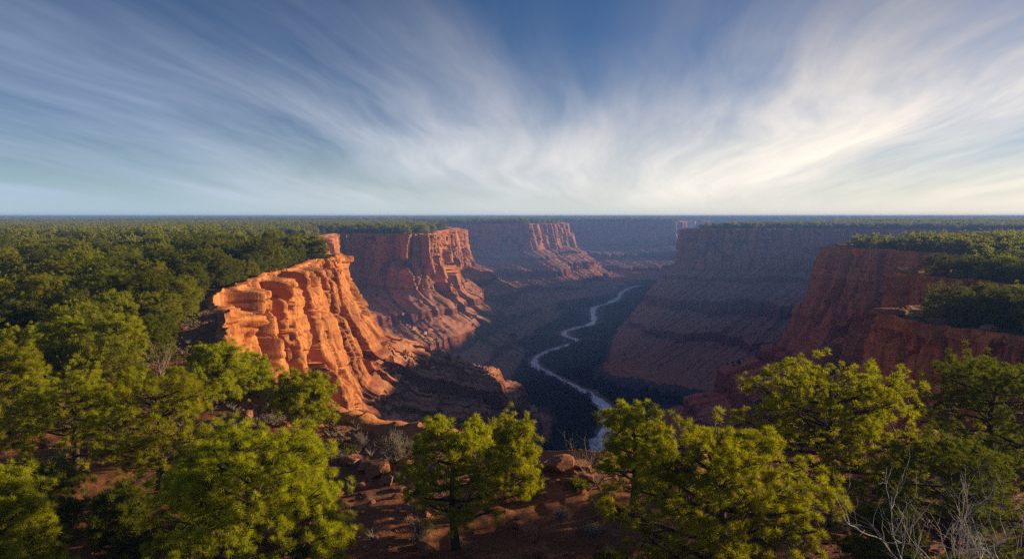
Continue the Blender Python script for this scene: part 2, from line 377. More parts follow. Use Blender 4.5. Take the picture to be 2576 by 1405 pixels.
    for zc, hw, str_ in ((-60, 2.4, 0.95), (-77.5, 6.0, 1.0), (-93.5, 3.2, 1.0)):
        inb = 1 - sstep(hw * 0.85 * thick, hw * 1.05 * thick, np.abs(Zq - zc))
        den = den * (1 - 0.95 * str_ * bs * inb)
    for zc, hw in ((-33, 0.9), (-43, 1.1)):
        inb = 1 - sstep(hw * 0.8, hw * 1.1, np.abs(Zq - zc)); den = den * (1 - 0.7 * bs * inb)
    cliffy = np.clip(1.05 * (1 - den), 0, 1)
    cumx = np.cumsum(den, 1); cumx = cumx / cumx[:, -1:]
    cumx = cumx**1.12
    b2 = cliff[:, -1, :2]
    X2 = b2[:, 0, None] + (toe[:, 0] - b2[:, 0])[:, None] * cumx
    Y2 = b2[:, 1, None] + (toe[:, 1] - b2[:, 1])[:, None] * cumx
    # gullies and ribs down the fall line
    fade = sstep(0, 0.12, t2)[None, :] * (0.4 + 0.6 * (1 - sstep(0.75, 1, t2)[None, :]))
    rib = np.abs(fbm(S2 / 26.0 + fbm(S2 / 40, Z2 / 30, o=2, seed=171) * 0.5, Z2 / 160.0, o=4, seed=173))
    rib2 = np.abs(fbm(S2 / 8.0, Z2 / 50.0, o=3, seed=175))
    G = (0.28 - rib) * 11.0 * np.clip(dcam / 250, 0.5, 1.6)[:, None] * fade
    G += (0.25 - rib2) * 3.2 * fade + fbm(S2 / 2.4, Z2 / 5.0, o=5, seed=181) * 0.7 * fade
    g4, r4, _ = cell(S2 / 3.4, Z2 / 9.0, 47); g5, r5, _ = cell(S2 / 1.6, Z2 / 3.0, 53)
    G += cliffy * ((r4 - 0.5) * 1.8 - (1 - sstep(0, 0.12, g4)) * 1.2 + (r5 - .5) * 0.5)
    X2 = X2 + nr[:, 0, None] * G; Y2 = Y2 + nr[:, 1, None] * G
    g6, r6, _ = cell(X2 / 2.3, Y2 / 2.3, 59)
    Z2o = Z2 + (fbm(X2 / 4.0, Y2 / 4.0, o=5, seed=191) * 0.9 + np.clip(r6 - 0.72, 0, 1) * sstep(0, 0.3, g6) * 4.0) * (1 - cliffy)
    V = np.concatenate([np.stack(rows, 1), cliff, np.stack([X2, Y2, Z2o], 2)], 1)
    TA = np.concatenate([np.stack(tal, 1), np.zeros((n, RC)), np.clip(1 - cliffy * 1.05, 0, 1) * sstep(0.0, 0.05, t2)[None, :]], 1)
    R = V.shape[1]
    ii = np.arange(n - 1)[:, None] * R + np.arange(R - 1)[None, :]
    Q = np.stack([ii, ii + 1, ii + R + 1, ii + R], 2).reshape(-1, 4)
    if area > 0: Q = Q[:, ::-1]
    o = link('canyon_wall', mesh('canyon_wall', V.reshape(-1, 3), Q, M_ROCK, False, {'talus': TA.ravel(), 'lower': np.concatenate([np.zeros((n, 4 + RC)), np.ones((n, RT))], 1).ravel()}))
    tag(o, kind='structure')
    return V, R
def col_of(st):     # column index nearest to a station
    return int(np.argmin(np.abs(q - cum[st * 60])))
cuts = [0] + [col_of(k) for k in (12, 19, 26, 34, 47, 55, 61, 69)] + [NC]
WALLV = []
for a, b in zip(cuts[:-1], cuts[1:]):
    V, R = wall_columns(a, b, '')
    WALLV.append(V[::6, 4 + RC::5].reshape(-1, 3))
WALLV = np.concatenate(WALLV)
print('walls', NC, round(time.time() - T0, 1))

# ------------------------------------------------------------------ plateau: one sheet to the horizon with the canyon cut out
NA, = (1000,)
def plateau():
    th = np.radians(np.concatenate([np.linspace(-180, -60, 60, endpoint=False), np.linspace(-60, -42, 60, endpoint=False), np.linspace(-42, 42, NA, endpoint=False), np.linspace(42, 60, 60, endpoint=False), np.linspace(60, 180, 61)]))
    r = [0.6]
    while r[-1] < 3000: r.append(r[-1] * 1.0105 + 0.01)
    while r[-1] < 70000: r.append(r[-1] * 1.08)
    r = np.array(r)
    X = r[None, :] * np.sin(th)[:, None]; Y = r[None, :] * np.cos(th)[:, None]
    Z = ground(X, Y)
    ins = inside(X, Y)
    dist2 = np.full(X.shape, 99.0)
    cand = ~ins & (r[None, :] < 2600) & (Y > 0)
    # only near the rim does the exact distance matter
    dist2[cand] = rim_dist(X[cand], Y[cand]) if cand.sum() < 900000 else 99
    lip = np.clip(np.hypot(X, Y) * 0.012, 0.5, 14) * 0.5
    bad = ins | (dist2 < lip)
    n, R = X.shape
    ii = np.arange(n - 1)[:, None] * R + np.arange(R - 1)[None, :]
    okq = ~(bad[:-1, :-1] | bad[1:, :-1] | bad[:-1, 1:] | bad[1:, 1:])
    Q = np.stack([ii, ii + R, ii + R + 1, ii + 1], 2)[okq]
    used = np.zeros(n * R, bool); used[Q.ravel()] = True
    mp = np.cumsum(used) - 1
    V = np.stack([X, Y, Z], 2).reshape(-1, 3)[used]
    o = link('plateau_ground', mesh('plateau_ground', V, mp[Q][:, ::-1], M_SOIL, True))
    tag(o, kind='structure')
plateau()
print('plateau', round(time.time() - T0, 1))

# ------------------------------------------------------------------ canyon floor and river
RIV = np.array([(14, 112), (18, 150), (24, 190), (30, 240), (38, 290), (48, 330), (51, 356), (50, 380), (42, 405), (31, 432), (17, 465), (16, 492), (25, 515), (40, 540), (57, 566), (46, 590), (50, 618), (76, 651), (84, 690), (88, 730), (95, 777), (115, 811), (136, 870), (154, 939), (190, 1020), (260, 1060), (400, 1120), (600, 1300)], float)
def open_cat(P, per):
    P = np.vstack([2 * P[0] - P[1], P, 2 * P[-1] - P[-2]]); out = []
    t = np.linspace(0, 1, per, endpoint=False)[:, None]
    for i in range(1, len(P) - 2):
        a, b, c, d = P[i - 1:i + 3]
        out.append(0.5 * (2 * b + (c - a) * t + (2 * a - 5 * b + 4 * c - d) * t**2 + (3 * b - a - 3 * c + d) * t**3))
    return np.vstack(out + [P[-2][None]])
RV = open_cat(RIV, 24)
ra = np.concatenate([[0], np.cumsum(np.linalg.norm(np.diff(RV, axis=0), axis=1))])
rt = np.gradient(RV, axis=0); rt /= np.linalg.norm(rt, axis=1, keepdims=True); rn = np.stack([rt[:, 1], -rt[:, 0]], 1)
def river_w(a): return np.maximum(1.3, (3.3 + 1.5 * vn(a / 40, a * 0, seed=5) + 1.7 * vn(a / 11, a * 0, seed=6)) * np.where(a < 300, 1.15, 0.85))
def ribbon(name, w0, w1, z, mat, jag, seed):
    a = ra[:, None]; u = np.linspace(-1, 1, 13)[None, :]
    wl = (w0 * river_w(ra) + w1 + jag * fbm(ra / 9, ra * 0, o=3, seed=seed))[:, None]; wr = (w0 * river_w(ra + 500) + w1 + jag * fbm(ra / 9, ra * 0 + 7, o=3, seed=seed + 1))[:, None]
    off = np.where(u < 0, u * wl, u * wr) + 0 * a
    X = RV[:, 0, None] + rn[:, 0, None] * off; Y = RV[:, 1, None] + rn[:, 1, None] * off
    V = np.stack([X, Y, np.full(X.shape, z)], 2); n, R = X.shape
    ii = np.arange(n - 1)[:, None] * R + np.arange(R - 1)[None, :]
    return tag(link(name, mesh(name, V.reshape(-1, 3), np.stack([ii, ii + R, ii + R + 1, ii + 1], 2).reshape(-1, 4)[:, ::-1], mat, True)), kind='structure')
gx = np.arange(-150, 950, 5.0); gy = np.arange(60, 1900, 6.0)
GX, GY = np.meshgrid(gx, gy, indexing='ij')
GZ = FLOOR + fbm(GX / 25, GY / 25, o=3, seed=61) * 0.9 - 0.2
n_, R_ = GX.shape; ii = np.arange(n_ - 1)[:, None] * R_ + np.arange(R_ - 1)[None, :]
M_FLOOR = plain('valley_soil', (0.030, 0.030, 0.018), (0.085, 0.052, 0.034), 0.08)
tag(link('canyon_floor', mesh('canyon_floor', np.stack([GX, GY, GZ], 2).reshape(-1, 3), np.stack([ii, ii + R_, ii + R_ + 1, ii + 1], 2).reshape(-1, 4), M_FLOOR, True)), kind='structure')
ribbon('river_bank', 1.0, 2.2, FLOOR + 0.75, M_GRAVEL, 2.4, 71)
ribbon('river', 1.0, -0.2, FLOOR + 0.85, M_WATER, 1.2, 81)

# ------------------------------------------------------------------ plants
def tubes(paths, sides=5):
    """paths: list of (points (n,3), radii (n,)) -> V, quads"""
    Vs = []; Fs = []; off = 0
    an = np.linspace(0, 2 * np.pi, sides, endpoint=False)
    for P, r in paths:
        P = np.asarray(P, float); r = np.asarray(r, float)
        t = np.gradient(P, axis=0); t /= np.linalg.norm(t, axis=1, keepdims=True) + 1e-9
        ref = np.array([0, 0, 1.0]) if abs(t[0, 2]) < 0.8 else np.array([1.0, 0, 0])
        u = np.cross(t, ref); u /= np.linalg.norm(u, axis=1, keepdims=True) + 1e-9
        v = np.cross(t, u)
        ring = P[:, None, :] + r[:, None, None] * (np.cos(an)[None, :, None] * u[:, None, :] + np.sin(an)[None, :, None] * v[:, None, :])
        Vs.append(ring.reshape(-1, 3)); n = len(P)
        i = np.arange(n - 1)[:, None] * sides + np.arange(sides)[None, :]; j = np.arange(n - 1)[:, None] * sides + (np.arange(sides)[None, :] + 1) % sides
        Fs.append(off + np.stack([i, j, j + sides, i + sides], 2).reshape(-1, 4)); off += n * sides
    return np.concatenate(Vs), np.concatenate(Fs)
def bez(a, b, c, n):
    t = np.linspace(0, 1, n)[:, None]
    return (1 - t)**2 * a + 2 * t * (1 - t) * b + t * t * c
def unit(v): return v / (np.linalg.norm(v, axis=-1, keepdims=True) + 1e-9)
def puffs(C, out_dir, rad, nb, wid, rg, flat=0.85):
    """tufts of needles: nb blades round each centre; returns V, tris, tint"""
    m = len(C)
    d = rg.normal(size=(m, nb, 3)); d = unit(d)
    d = unit(d + out_dir[:, None, :] * 0.75)
    r0 = rg.uniform(0.15, 0.62, (m, nb, 1)) * rad[:, None, None]; r1 = r0 + rg.uniform(0.42, 0.6, (m, nb, 1)) * rad[:, None, None]
    sq = np.array([1, 1, flat])
    side = unit(np.cross(d, rg.normal(size=(m, nb, 3)))) * (wid * rad[:, None, None])
    c = C[:, None, :]
    # blades lie roughly on the tuft's surface, so that the tuft catches light like a rounded cushion
    tang = unit(np.cross(d, rg.normal(size=(m, nb, 3))))
    mixd = unit(d + tang * rg.uniform(0.0, 0.7, (m, nb, 1)))
    a = c + d * r0 * sq; tip = a + mixd * (r1 - r0) * 1.25
    V = np.stack([a - side, a + side, tip], 2).reshape(-1, 3)
    Tn = np.arange(m * nb * 3).reshape(-1, 3)
    tint = np.repeat(np.clip(rg.normal(0.5, 0.2, m), 0, 1), nb * 3) * 0.8 + np.repeat(rg.uniform(0, 0.2, m * nb), 3)
    return V, Tn, tint
def make_tree(H, R, n_limb, sub, nb, rad, wid, seed, lean=0.0, lo=0.12, dome=1.0, twiggy=0, squash=1.0):
    """trunk mesh arrays and crown mesh arrays for a tree H high with a crown of radius R"""
    rg = np.random.default_rng(seed)
    paths = []; top = np.array([lean * H * 0.3, rg.normal(0, 0.04) * H, H * 0.9])
    mid = np.array([rg.normal(0, 0.07) * H, rg.normal(0, 0.07) * H, H * 0.45])
    tr = bez(np.zeros(3) - [0, 0, 0.3], mid, top, 12)
    r_base = 0.035 * H + 0.02
    paths.append((tr, np.linspace(r_base, r_base * 0.18, 12)))
    C = []; OD = []; thin = []
    ph = rg.uniform(0, 6.28, 3)
    for k in range(n_limb):
        u = (k + 0.5) / n_limb
        hf = lo + (0.93 - lo) * u**0.85
        i = min(11, int(hf / 0.93 * 11)); a = tr[i] * 1.0
        az = k * 2.39996 + rg.uniform(-0.35, 0.35)
        lob = 1 + 0.12 * math.sin(2 * az + ph[0]) + 0.09 * math.sin(3 * az + ph[1] + hf * 4) + rg.normal(0, 0.06)
        env = (np.interp(hf, [0.1, 0.25, 0.5, 0.75, 0.95], [0.80, 1.0, 0.93, 0.66, 0.22]) * dome + (1 - dome) * np.interp(hf, [0.1, 0.5, 0.8, 0.95], [0.45, 0.95, 1.0, 0.6])) * R * lob
        rise = H * rg.uniform(0.05, 0.16) * (1 + 0.6 * (hf > 0.7)) - (0.05 * H if hf < 0.25 else 0)
        e = a + np.array([math.cos(az) * env, math.sin(az) * env, rise]); e[2] = min(e[2], H * (1.0 - 0.32 * dome * (env / R)**2) * squash)
        e[2] = max(e[2], 0.10 * H)
        b = (a + e) / 2 + np.array([0, 0, -0.04 * H + rg.normal(0, 0.03) * H])
        L = bez(a, b, e, 8); rl = r_base * 0.42 * (1 - 0.5 * hf)
        paths.append((L, np.linspace(rl, rl * 0.25, 8)))
        # sub-branches
        for j in range(sub):
            t = rg.uniform(0.30, 1.0)**0.8; p = L[min(7, int(t * 7))]
            spread = R * (0.10 + 0.20 * (1 - abs(t - 0.6)))
            dv = unit(rg.normal(size=3) * [1, 1, 0.55] + np.array([math.cos(az), math.sin(az), 0.45]) * 0.9)
            q_ = p + dv * spread * rg.uniform(0.5, 1.25)
            thin.append((np.array([p, (p + q_) / 2 + rg.normal(size=3) * 0.03 * R, q_]), np.array([rl * 0.35, rl * 0.22, rl * 0.1])))
            C.append(q_); OD.append(unit(dv + [0, 0, 0.8]))
            for _ in range(2):
                w = q_ + rg.normal(size=3) * rad * 0.9 + [0, 0, rad * 0.2]
                C.append(w); OD.append(unit(dv * 0.7 + [0, 0, 0.9] + rg.normal(size=3) * 0.3))
    # leader tufts
    for _ in range(max(4, sub)):
        w = top + np.array([rg.normal(0, R * 0.10), rg.normal(0, R * 0.10), rg.uniform(-0.12, 0.10) * H]); C.append(w); OD.append(np.array([0, 0, 1.0]))
    C = np.array(C); OD = np.array(OD)
    lim = C[:, 2] > 0.05 * H
    C = C[lim]; OD = OD[lim]
    rr = rad * rg.uniform(0.7, 1.25, len(C))
    CV, CF, TI = puffs(C, OD, rr, nb, wid, rg)
    if twiggy:
        for _ in range(twiggy):
            k = rg.integers(1, 9); p = tr[k]; az = rg.uniform(0, 6.28); L_ = R * rg.uniform(0.5, 1.0)
            e = p + np.array([math.cos(az) * L_, math.sin(az) * L_, rg.uniform(-0.1, 0.15) * H])
            thin.append((bez(p, (p + e) / 2 + rg.normal(size=3) * 0.12 * R, e, 5), np.linspace(0.012, 0.003, 5)))
    T1 = tubes(paths, 6 if nb > 10 else 4)
    if thin and nb > 8:
        T2 = tubes(thin, 3)
        T1 = (np.concatenate([T1[0], T2[0]]), np.concatenate([T1[1], T2[1] + len(T1[0])]))
    return T1, (CV, CF, TI)
def tree_meshes(kind, leaf, **kw):
    T1, (CV, CF, TI) = make_tree(**kw)
    return mesh(kind + '_trunk', T1[0], T1[1], M_BARK, True), mesh(kind + '_crown', CV, CF, leaf, False, {'tint': TI})
def place_tree(name, tm, cm, loc, rz, s, label, cat, group=None):
    e = bpy.data.objects.new(name, None); COL.objects.link(e); e.location = loc; e.rotation_euler = (0, 0, rz); e.scale = s
    e.empty_display_size = 0.2
    link('trunk', tm, e); link('crown', cm, e)
    tag(e, label, cat, group); return e

HERO = []
# name, px of the crown centre, distance, py of the top, crown width in px, seed, leaf, style, label
HT = [
 ('pine_tree', 668, 12.6, 1078, 575, 1, 0, 'dense', 'big round bright green pine at the lower left of centre, nearest the viewer', 26, 11),
 ('pine_tree', 1790, 12.6, 1072, 600, 2, 0, 'dense', 'big round bright green pine in front of the umbrella shaped pine, lower right', 26, 11),
 ('pine_tree', 1150, 16.2, 1047, 280, 3, 0, 'open', 'thin open pine with a dark forked trunk, middle of the foreground', 18, 8),
 ('pine_tree', 1286, 19.2, 1051, 170, 4, 0, 'dense', 'small compact pine just behind the thin open pine, left of the bare red rim', 14, 8),
 ('pine_tree', 1592, 18.0, 1017, 205, 5, 0, 'open', 'slim pine on the rim whose top covers the near bend of the river', 16, 8),
 ('pine_tree', 2098, 18.2, 932, 490, 6, 0, 'flat', 'wide umbrella shaped pine with thick dark trunk against the shaded canyon', 26, 10),
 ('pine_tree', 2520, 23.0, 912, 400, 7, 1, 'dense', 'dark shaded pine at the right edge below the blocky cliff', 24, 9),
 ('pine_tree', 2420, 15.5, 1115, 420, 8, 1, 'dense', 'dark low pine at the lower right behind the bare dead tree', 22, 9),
 ('pine_tree', 170, 21.0, 938, 330, 9, 0, 'flat', 'pine on the left with a dark trunk, left neighbour of the broad twiggy pine', 22, 9),
 ('pine_tree', 385, 19.0, 942, 340, 10, 0, 'flat', 'broad pine on the left with bare twisted branches below its crown', 24, 9),
 ('pine_tree', 18, 24.0, 868, 210, 11, 0, 'dense', 'pine cut by the left edge, behind the pine with the dark trunk', 18, 9),
 ('pine_tree', -10, 12.4, 1150, 270, 12, 0, 'dense', 'near pine at the lower left corner, half cut off by the left edge', 22, 10),
 ('pine_tree', 535, 29.0, 866, 170, 13, 0, 'open', 'bright pine with a dark bare lower trunk left of the orange cliff', 18, 8),
 ('pine_tree', 612, 31.0, 892, 150, 14, 0, 'dense', 'low spreading pine between the bright bare trunked pine and the orange cliff', 16, 8),
 ('pine_tree', 768, 25.2, 942, 185, 15, 0, 'open', 'small round pine standing alone on the rim in front of the orange cliff', 16, 8),
 ('pine_tree', 160, 35.0, 800, 160, 16, 0, 'dense', 'bright pine on the left, front row of the forest, with a sloping crown', 16, 8),
 ('pine_tree', 292, 35.0, 792, 150, 17, 0, 'dense', 'bright tall pine on the left just left of the dead grey snag', 16, 8),
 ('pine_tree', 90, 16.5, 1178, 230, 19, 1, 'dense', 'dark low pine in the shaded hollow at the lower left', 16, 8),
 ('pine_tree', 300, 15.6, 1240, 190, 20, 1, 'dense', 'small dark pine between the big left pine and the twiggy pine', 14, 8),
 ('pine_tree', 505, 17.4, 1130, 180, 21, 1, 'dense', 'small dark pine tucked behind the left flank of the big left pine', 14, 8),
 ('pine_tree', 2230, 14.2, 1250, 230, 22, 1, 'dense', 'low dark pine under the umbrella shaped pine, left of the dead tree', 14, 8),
 ('pine_tree', 40, 36.0, 826, 150, 18, 0, 'dense', 'bright pine at the left edge, front row of the forest', 16, 8),
]
def gz(x, y): return float(ground(np.array([x]), np.array([y]))[0])
for nm, px, d, pyt, wpx, seed, lf, style, label, nl, sb in HT:
    top = pix(px, pyt, d=d); x, y = top[0], top[1]
    z0 = gz(x, y) - 0.05; H = max(1.6, top[2] - z0); R = wpx / F * d / 2 * 0.97
    near = d < 14
    kw = dict(H=H * 0.97, R=R, n_limb=int(nl * (2.3 if near else 1.6)), sub=sb, nb=120 if near else 90, rad=0.125 if near else (0.135 if d < 22 else 0.16), wid=0.035 if near else 0.05, seed=100 + seed)
    if style == 'flat': kw.update(dome=0.35, lo=0.40 if px > 2000 else 0.28, twiggy=50)
    elif style == 'open': kw.update(lo=0.3, n_limb=int(nl * 1.5), twiggy=30, dome=0.7)
    else: kw.update(twiggy=35, lo=0.10, dome=0.85)
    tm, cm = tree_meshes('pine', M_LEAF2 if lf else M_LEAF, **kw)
    place_tree(nm, tm, cm, (x, y, z0), 0, (1, 1, 1), label, 'pine tree')
    HERO.append((x, y, R + 0.4))
print('heroes', round(time.time() - T0, 1))

# templates for the forest
MID = []
for k in range(7):
    R = 1.9 + 0.25 * (k % 3); H = 2.7 + 0.35 * (k % 4)
    MID.append((tree_meshes('forest_pine', M_LEAF3 if k % 2 else M_LEAF2, H=H, R=R, n_limb=30, sub=7, nb=40, rad=0.23, wid=0.085, seed=300 + k, dome=0.9, lo=0.08, lean=0.3 * (k % 2)), R))
HID = bpy.data.collections.new('templates')
LOW = []
for k in range(5):
    T1, (CV, CF, TI) = make_tree(H=3.0 + 0.3 * (k % 3), R=2.0 + .2 * (k % 2), n_limb=13, sub=3, nb=14, rad=0.55, wid=0.24, seed=400 + k, dome=0.9, lo=0.05)
    V = np.concatenate([CV, T1[0]]); me = mesh('low_pine', V, [CF, T1[1] + len(CV)], [M_LEAF3, M_LEAF2][k % 2], False, {'tint': np.concatenate([TI, np.zeros(len(T1[0]))])})
    me.materials.append(M_BARK); mi = np.zeros(len(me.polygons), np.int32); mi[len(CF):] = 1; me.polygons.foreach_set('material_index', mi)
    LOW.append(bpy.data.objects.new('low_pine', me))
VAL = []
for k in range(3):
    T1, (CV, CF, TI) = make_tree(H=4.2, R=2.2, n_limb=11, sub=3, nb=8, rad=0.75, wid=0.28, seed=440 + k, dome=0.9, lo=0.05)
    VAL.append(bpy.data.objects.new('valley_tree', mesh('valley_tree', CV, CF, M_LEAFD, False, {'tint': TI})))

# scattered positions on the plateau by distance-dependent jittered grids
def jitter(r0, r1, step, a0=-44, a1=44, sd=0):
    rg = np.random.default_rng(sd)
    xs = np.arange(-r1, r1, step); ys = np.arange(-r1 * 0.1, r1, step)
    X, Y = np.meshgrid(xs, ys); X = X + rg.uniform(-.48, .48, X.shape) * step; Y = Y + rg.uniform(-.48, .48, X.shape) * step
    X = X.ravel(); Y = Y.ravel(); r = np.hypot(X, Y); a = np.degrees(np.arctan2(X, Y))
    m = (r >= r0) & (r < r1) & (a > a0) & (a < a1); return X[m], Y[m]
def on_land(X, Y, gap):
    m = ~inside(X, Y); X, Y = X[m], Y[m]
    d = rim_dist(X, Y); m = d > gap(np.hypot(X, Y)); return X[m], Y[m], d[m]
PTS = []
for r0, r1, st, sd in ((26, 60, 2.7, 1), (60, 160, 3.6, 6), (160, 420, 4.1, 2), (420, 1000, 5.0, 3), (1000, 2200, 8.5, 4), (2200, 4500, 18, 5)):
    X, Y = jitter(r0, r1, st, sd=sd, a0=-46 if r1 > 200 else -60, a1=46 if r1 > 200 else 60)
    X, Y, d = on_land(X, Y, lambda r: np.clip(r * 0.012, 1.3, 8))
    dens = 0.5 + 0.5 * fbm(X / 30, Y / 30, o=3, seed=201)
    rg = np.random.default_rng(sd + 50)
    keep = rg.uniform(size=len(X)) < np.clip(dens * 1.3 + 0.28 + 0.6 * ((X > 30) & (Y < 140)), 0, 0.97)
    keep &= ~((X > -24) & (X < 40) & (Y < 29))                  # the foreground is placed by hand
    keep &= ~((np.hypot(X, Y) < 34) & (X < 0))
    for hx, hy, hr in HERO: keep &= np.hypot(X - hx, Y - hy) > hr + 0.9
    keep &= ~((X > 38) & (Y < 142) & (d < 3.4))
    keep &= ~((X > -26) & (X < -8) & (Y < 62) & (d < 3.5) & (Y > 30))
    s = rg.uniform(0.65, 1.35, len(X)) * (st / 3.3)**0.55
    s = np.where(rg.uniform(size=len(X)) < 0.14, s * 0.55, s) * np.interp(np.hypot(X, Y), [30, 90], [0.66, 0.95])
    z = ground(X, Y, False)
    PTS.append(np.column_stack([X, Y, z, s, rg.uniform(0, 6.28, len(X)), rg.integers(0, 5, len(X))])[keep])
PTS = np.concatenate(PTS)
r = np.hypot(PTS[:, 0], PTS[:, 1]); px, py = to_pix(PTS[:, 0], PTS[:, 1], PTS[:, 2] + 1.5)
infr = (px > -60) & (px < 2640) & (PTS[:, 1] > 5) & (py < 1500)
order = np.argsort(r / PTS[:, 3] + np.where(infr, 0, 1e6))
ind = order[:290]; rest = order[290:]
def zone(x, y, px, py):
    if x < 0: side = 'left plateau'
    else: side = 'right rim'
    return side
GROUPS = {}
for k, i in enumerate(ind):
    x, y, z, s, rot, v = PTS[i]
    (tm, cm), R = MID[k % 7]
    row = 'front rows' if r[i] < 60 else ('middle rows' if r[i] < 85 else 'farther rows')
    if x < 0:
        hor = 'left' if px[i] < 330 else ('mid' if px[i] < 620 else 'cliff')
        wh = {'left': 'toward the left edge', 'mid': 'left of centre', 'cliff': 'near the orange cliff'}[hor]
        lab = f'rounded green pine in the {row} of the left forest, {wh}'
    else:
        lab = f'rounded dark green pine on the right rim, {row}, above the shaded blocky cliffs'
    place_tree('pine_tree', tm, cm, (x, y, gz(x, y) - 0.1), rot, (s, s, s * (0.85 + 0.3 * ((k * 7) % 10) / 10)), lab, 'pine tree', lab.replace('pine', 'pines', 1))
def scatter(name, P, objs, label, cat):
    me = bpy.data.meshes.new(name); me.vertices.add(len(P)); me.vertices.foreach_set('co', np.ascontiguousarray(P[:, :3], np.float32).ravel())
    for nm, kk in (('sc', 3), ('rot', 4)):
        at = me.attributes.new(nm, 'FLOAT', 'POINT'); at.data.foreach_set('value', P[:, kk].astype(np.float32))
    at = me.attributes.new('idx', 'INT', 'POINT'); at.data.foreach_set('value', P[:, 5].astype(np.int32))
    o = link(name, me); ng = bpy.data.node_groups.new(name + '_nodes', 'GeometryNodeTree')
    ng.interface.new_socket('Geometry', in_out='INPUT', socket_type='NodeSocketGeometry'); ng.interface.new_socket('Geometry', in_out='OUTPUT', socket_type='NodeSocketGeometry')
    nd = ng.nodes; L = ng.links.new
    gi = nd.new('NodeGroupInput'); go = nd.new('NodeGroupOutput'); iop = nd.new('GeometryNodeInstanceOnPoints'); jn = nd.new('GeometryNodeJoinGeometry')
    for ob in objs:
        oi = nd.new('GeometryNodeObjectInfo'); oi.inputs['Object'].default_value = ob; oi.inputs['As Instance'].default_value = True
        L(oi.outputs['Geometry'], jn.inputs[0])
    def attr(nm, t):
        a = nd.new('GeometryNodeInputNamedAttribute'); a.data_type = t; a.inputs[0].default_value = nm; return a.outputs[0]
    cx = nd.new('ShaderNodeCombineXYZ'); L(attr('rot', 'FLOAT'), cx.inputs[2])
    L(gi.outputs[0], iop.inputs['Points']); L(jn.outputs[0], iop.inputs['Instance']); iop.inputs['Pick Instance'].default_value = True
    L(attr('idx', 'INT'), iop.inputs['Instance Index']); L(cx.outputs[0], iop.inputs['Rotation'])
    L(attr('sc', 'FLOAT'), iop.inputs['Scale']); L(iop.outputs[0], go.inputs[0])
    md = o.modifiers.new('scatter', 'NODES'); md.node_group = ng
    return tag(o, label, cat, kind='stuff')
rp = PTS[rest]; rp[:, 2] -= 0.15
scatter('forest', rp, LOW, 'dense green pine forest covering the plateau as far as the horizon', 'forest')
# valley trees
rg = np.random.default_rng(5)
X = rg.uniform(-60, 330, 60000); Y = rg.uniform(130, 1120, 60000)
rd = np.min(np.stack([np.hypot(X - a, Y - b) for a, b in RV[::6]]), 0)
m = (rd > np.where(Y > 560, 13.0, 6.5) + 2 * rg.uniform(size=len(X))) & inside(X, Y, TOE[::3]); X, Y = X[m], Y[m]
dn = fbm(X / 25, Y / 25, o=3, seed=301); m = rg.uniform(size=len(X)) < np.clip(0.62 + dn * 0.9, 0.08, 1); X, Y = X[m], Y[m]
m = Y < 1100
VP = np.column_stack([X, Y, np.full(len(X), FLOOR - 0.4), rg.uniform(0.5, 1.15, len(X)), rg.uniform(0, 6.28, len(X)), rg.integers(0, 3, len(X))])
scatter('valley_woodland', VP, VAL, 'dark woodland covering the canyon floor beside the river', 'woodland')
# scrub on the slopes
W = WALLV + 0; rg = np.random.default_rng(8)
pk = rg.uniform(size=len(W)) < np.clip(0.05 + 0.25 * fbm(W[:, 0] / 20, W[:, 1] / 20, o=2, seed=311), 0, 1)
pk &= (W[:, 1] > 60) & (rg.uniform(size=len(W)) < np.clip((np.hypot(W[:, 0], W[:, 1]) / 420)**2, 0.01, 1))
W = W[pk]
SP = np.column_stack([W[:, 0], W[:, 1], W[:, 2] - 0.2, rg.uniform(0.15, 0.42, len(W)), rg.uniform(0, 6.28, len(W)), rg.integers(0, 3, len(W))])
scatter('slope_scrub', SP, VAL, 'sparse dark scrub dotted over the slopes below the cliffs', 'scrub')
print('forest', len(PTS), len(VP), len(SP), round(time.time() - T0, 1))

# ------------------------------------------------------------------ dry shrubs, dead trees, boulders, stones
def shrub_mesh(R, H, n, seed, rad=0.006):
    rg = np.random.default_rng(seed); paths = []
    for _ in range(n):
        az = rg.uniform(0, 6.28); ph = rg.uniform(0.1, 1.25); L = rg.uniform(0.6, 1.05)
        e = np.array([math.cos(az) * math.sin(ph) * R, math.sin(az) * math.sin(ph) * R, math.cos(ph) * H]) * L
        a = rg.normal(size=3) * [0.06, 0.06, 0] * R; b = a * 0.5 + e * 0.5 + rg.normal(size=3) * 0.12 * R + [0, 0, 0.1 * H]
        P = bez(a, b, e, 6); paths.append((P, np.linspace(rad, rad * 0.3, 6)))
        for _ in range(3):
            p = P[rg.integers(2, 6)]; f = p + unit(e + rg.normal(size=3) * 0.6 * R) * R * rg.uniform(0.15, 0.4)
            paths.append((np.array([p, (p + f) / 2 + rg.normal(size=3) * 0.03 * R, f]), np.array([rad * 0.6, rad * 0.45, rad * 0.2])))
    return mesh('shrub', *tubes(paths, 3), M_TWIG, True)
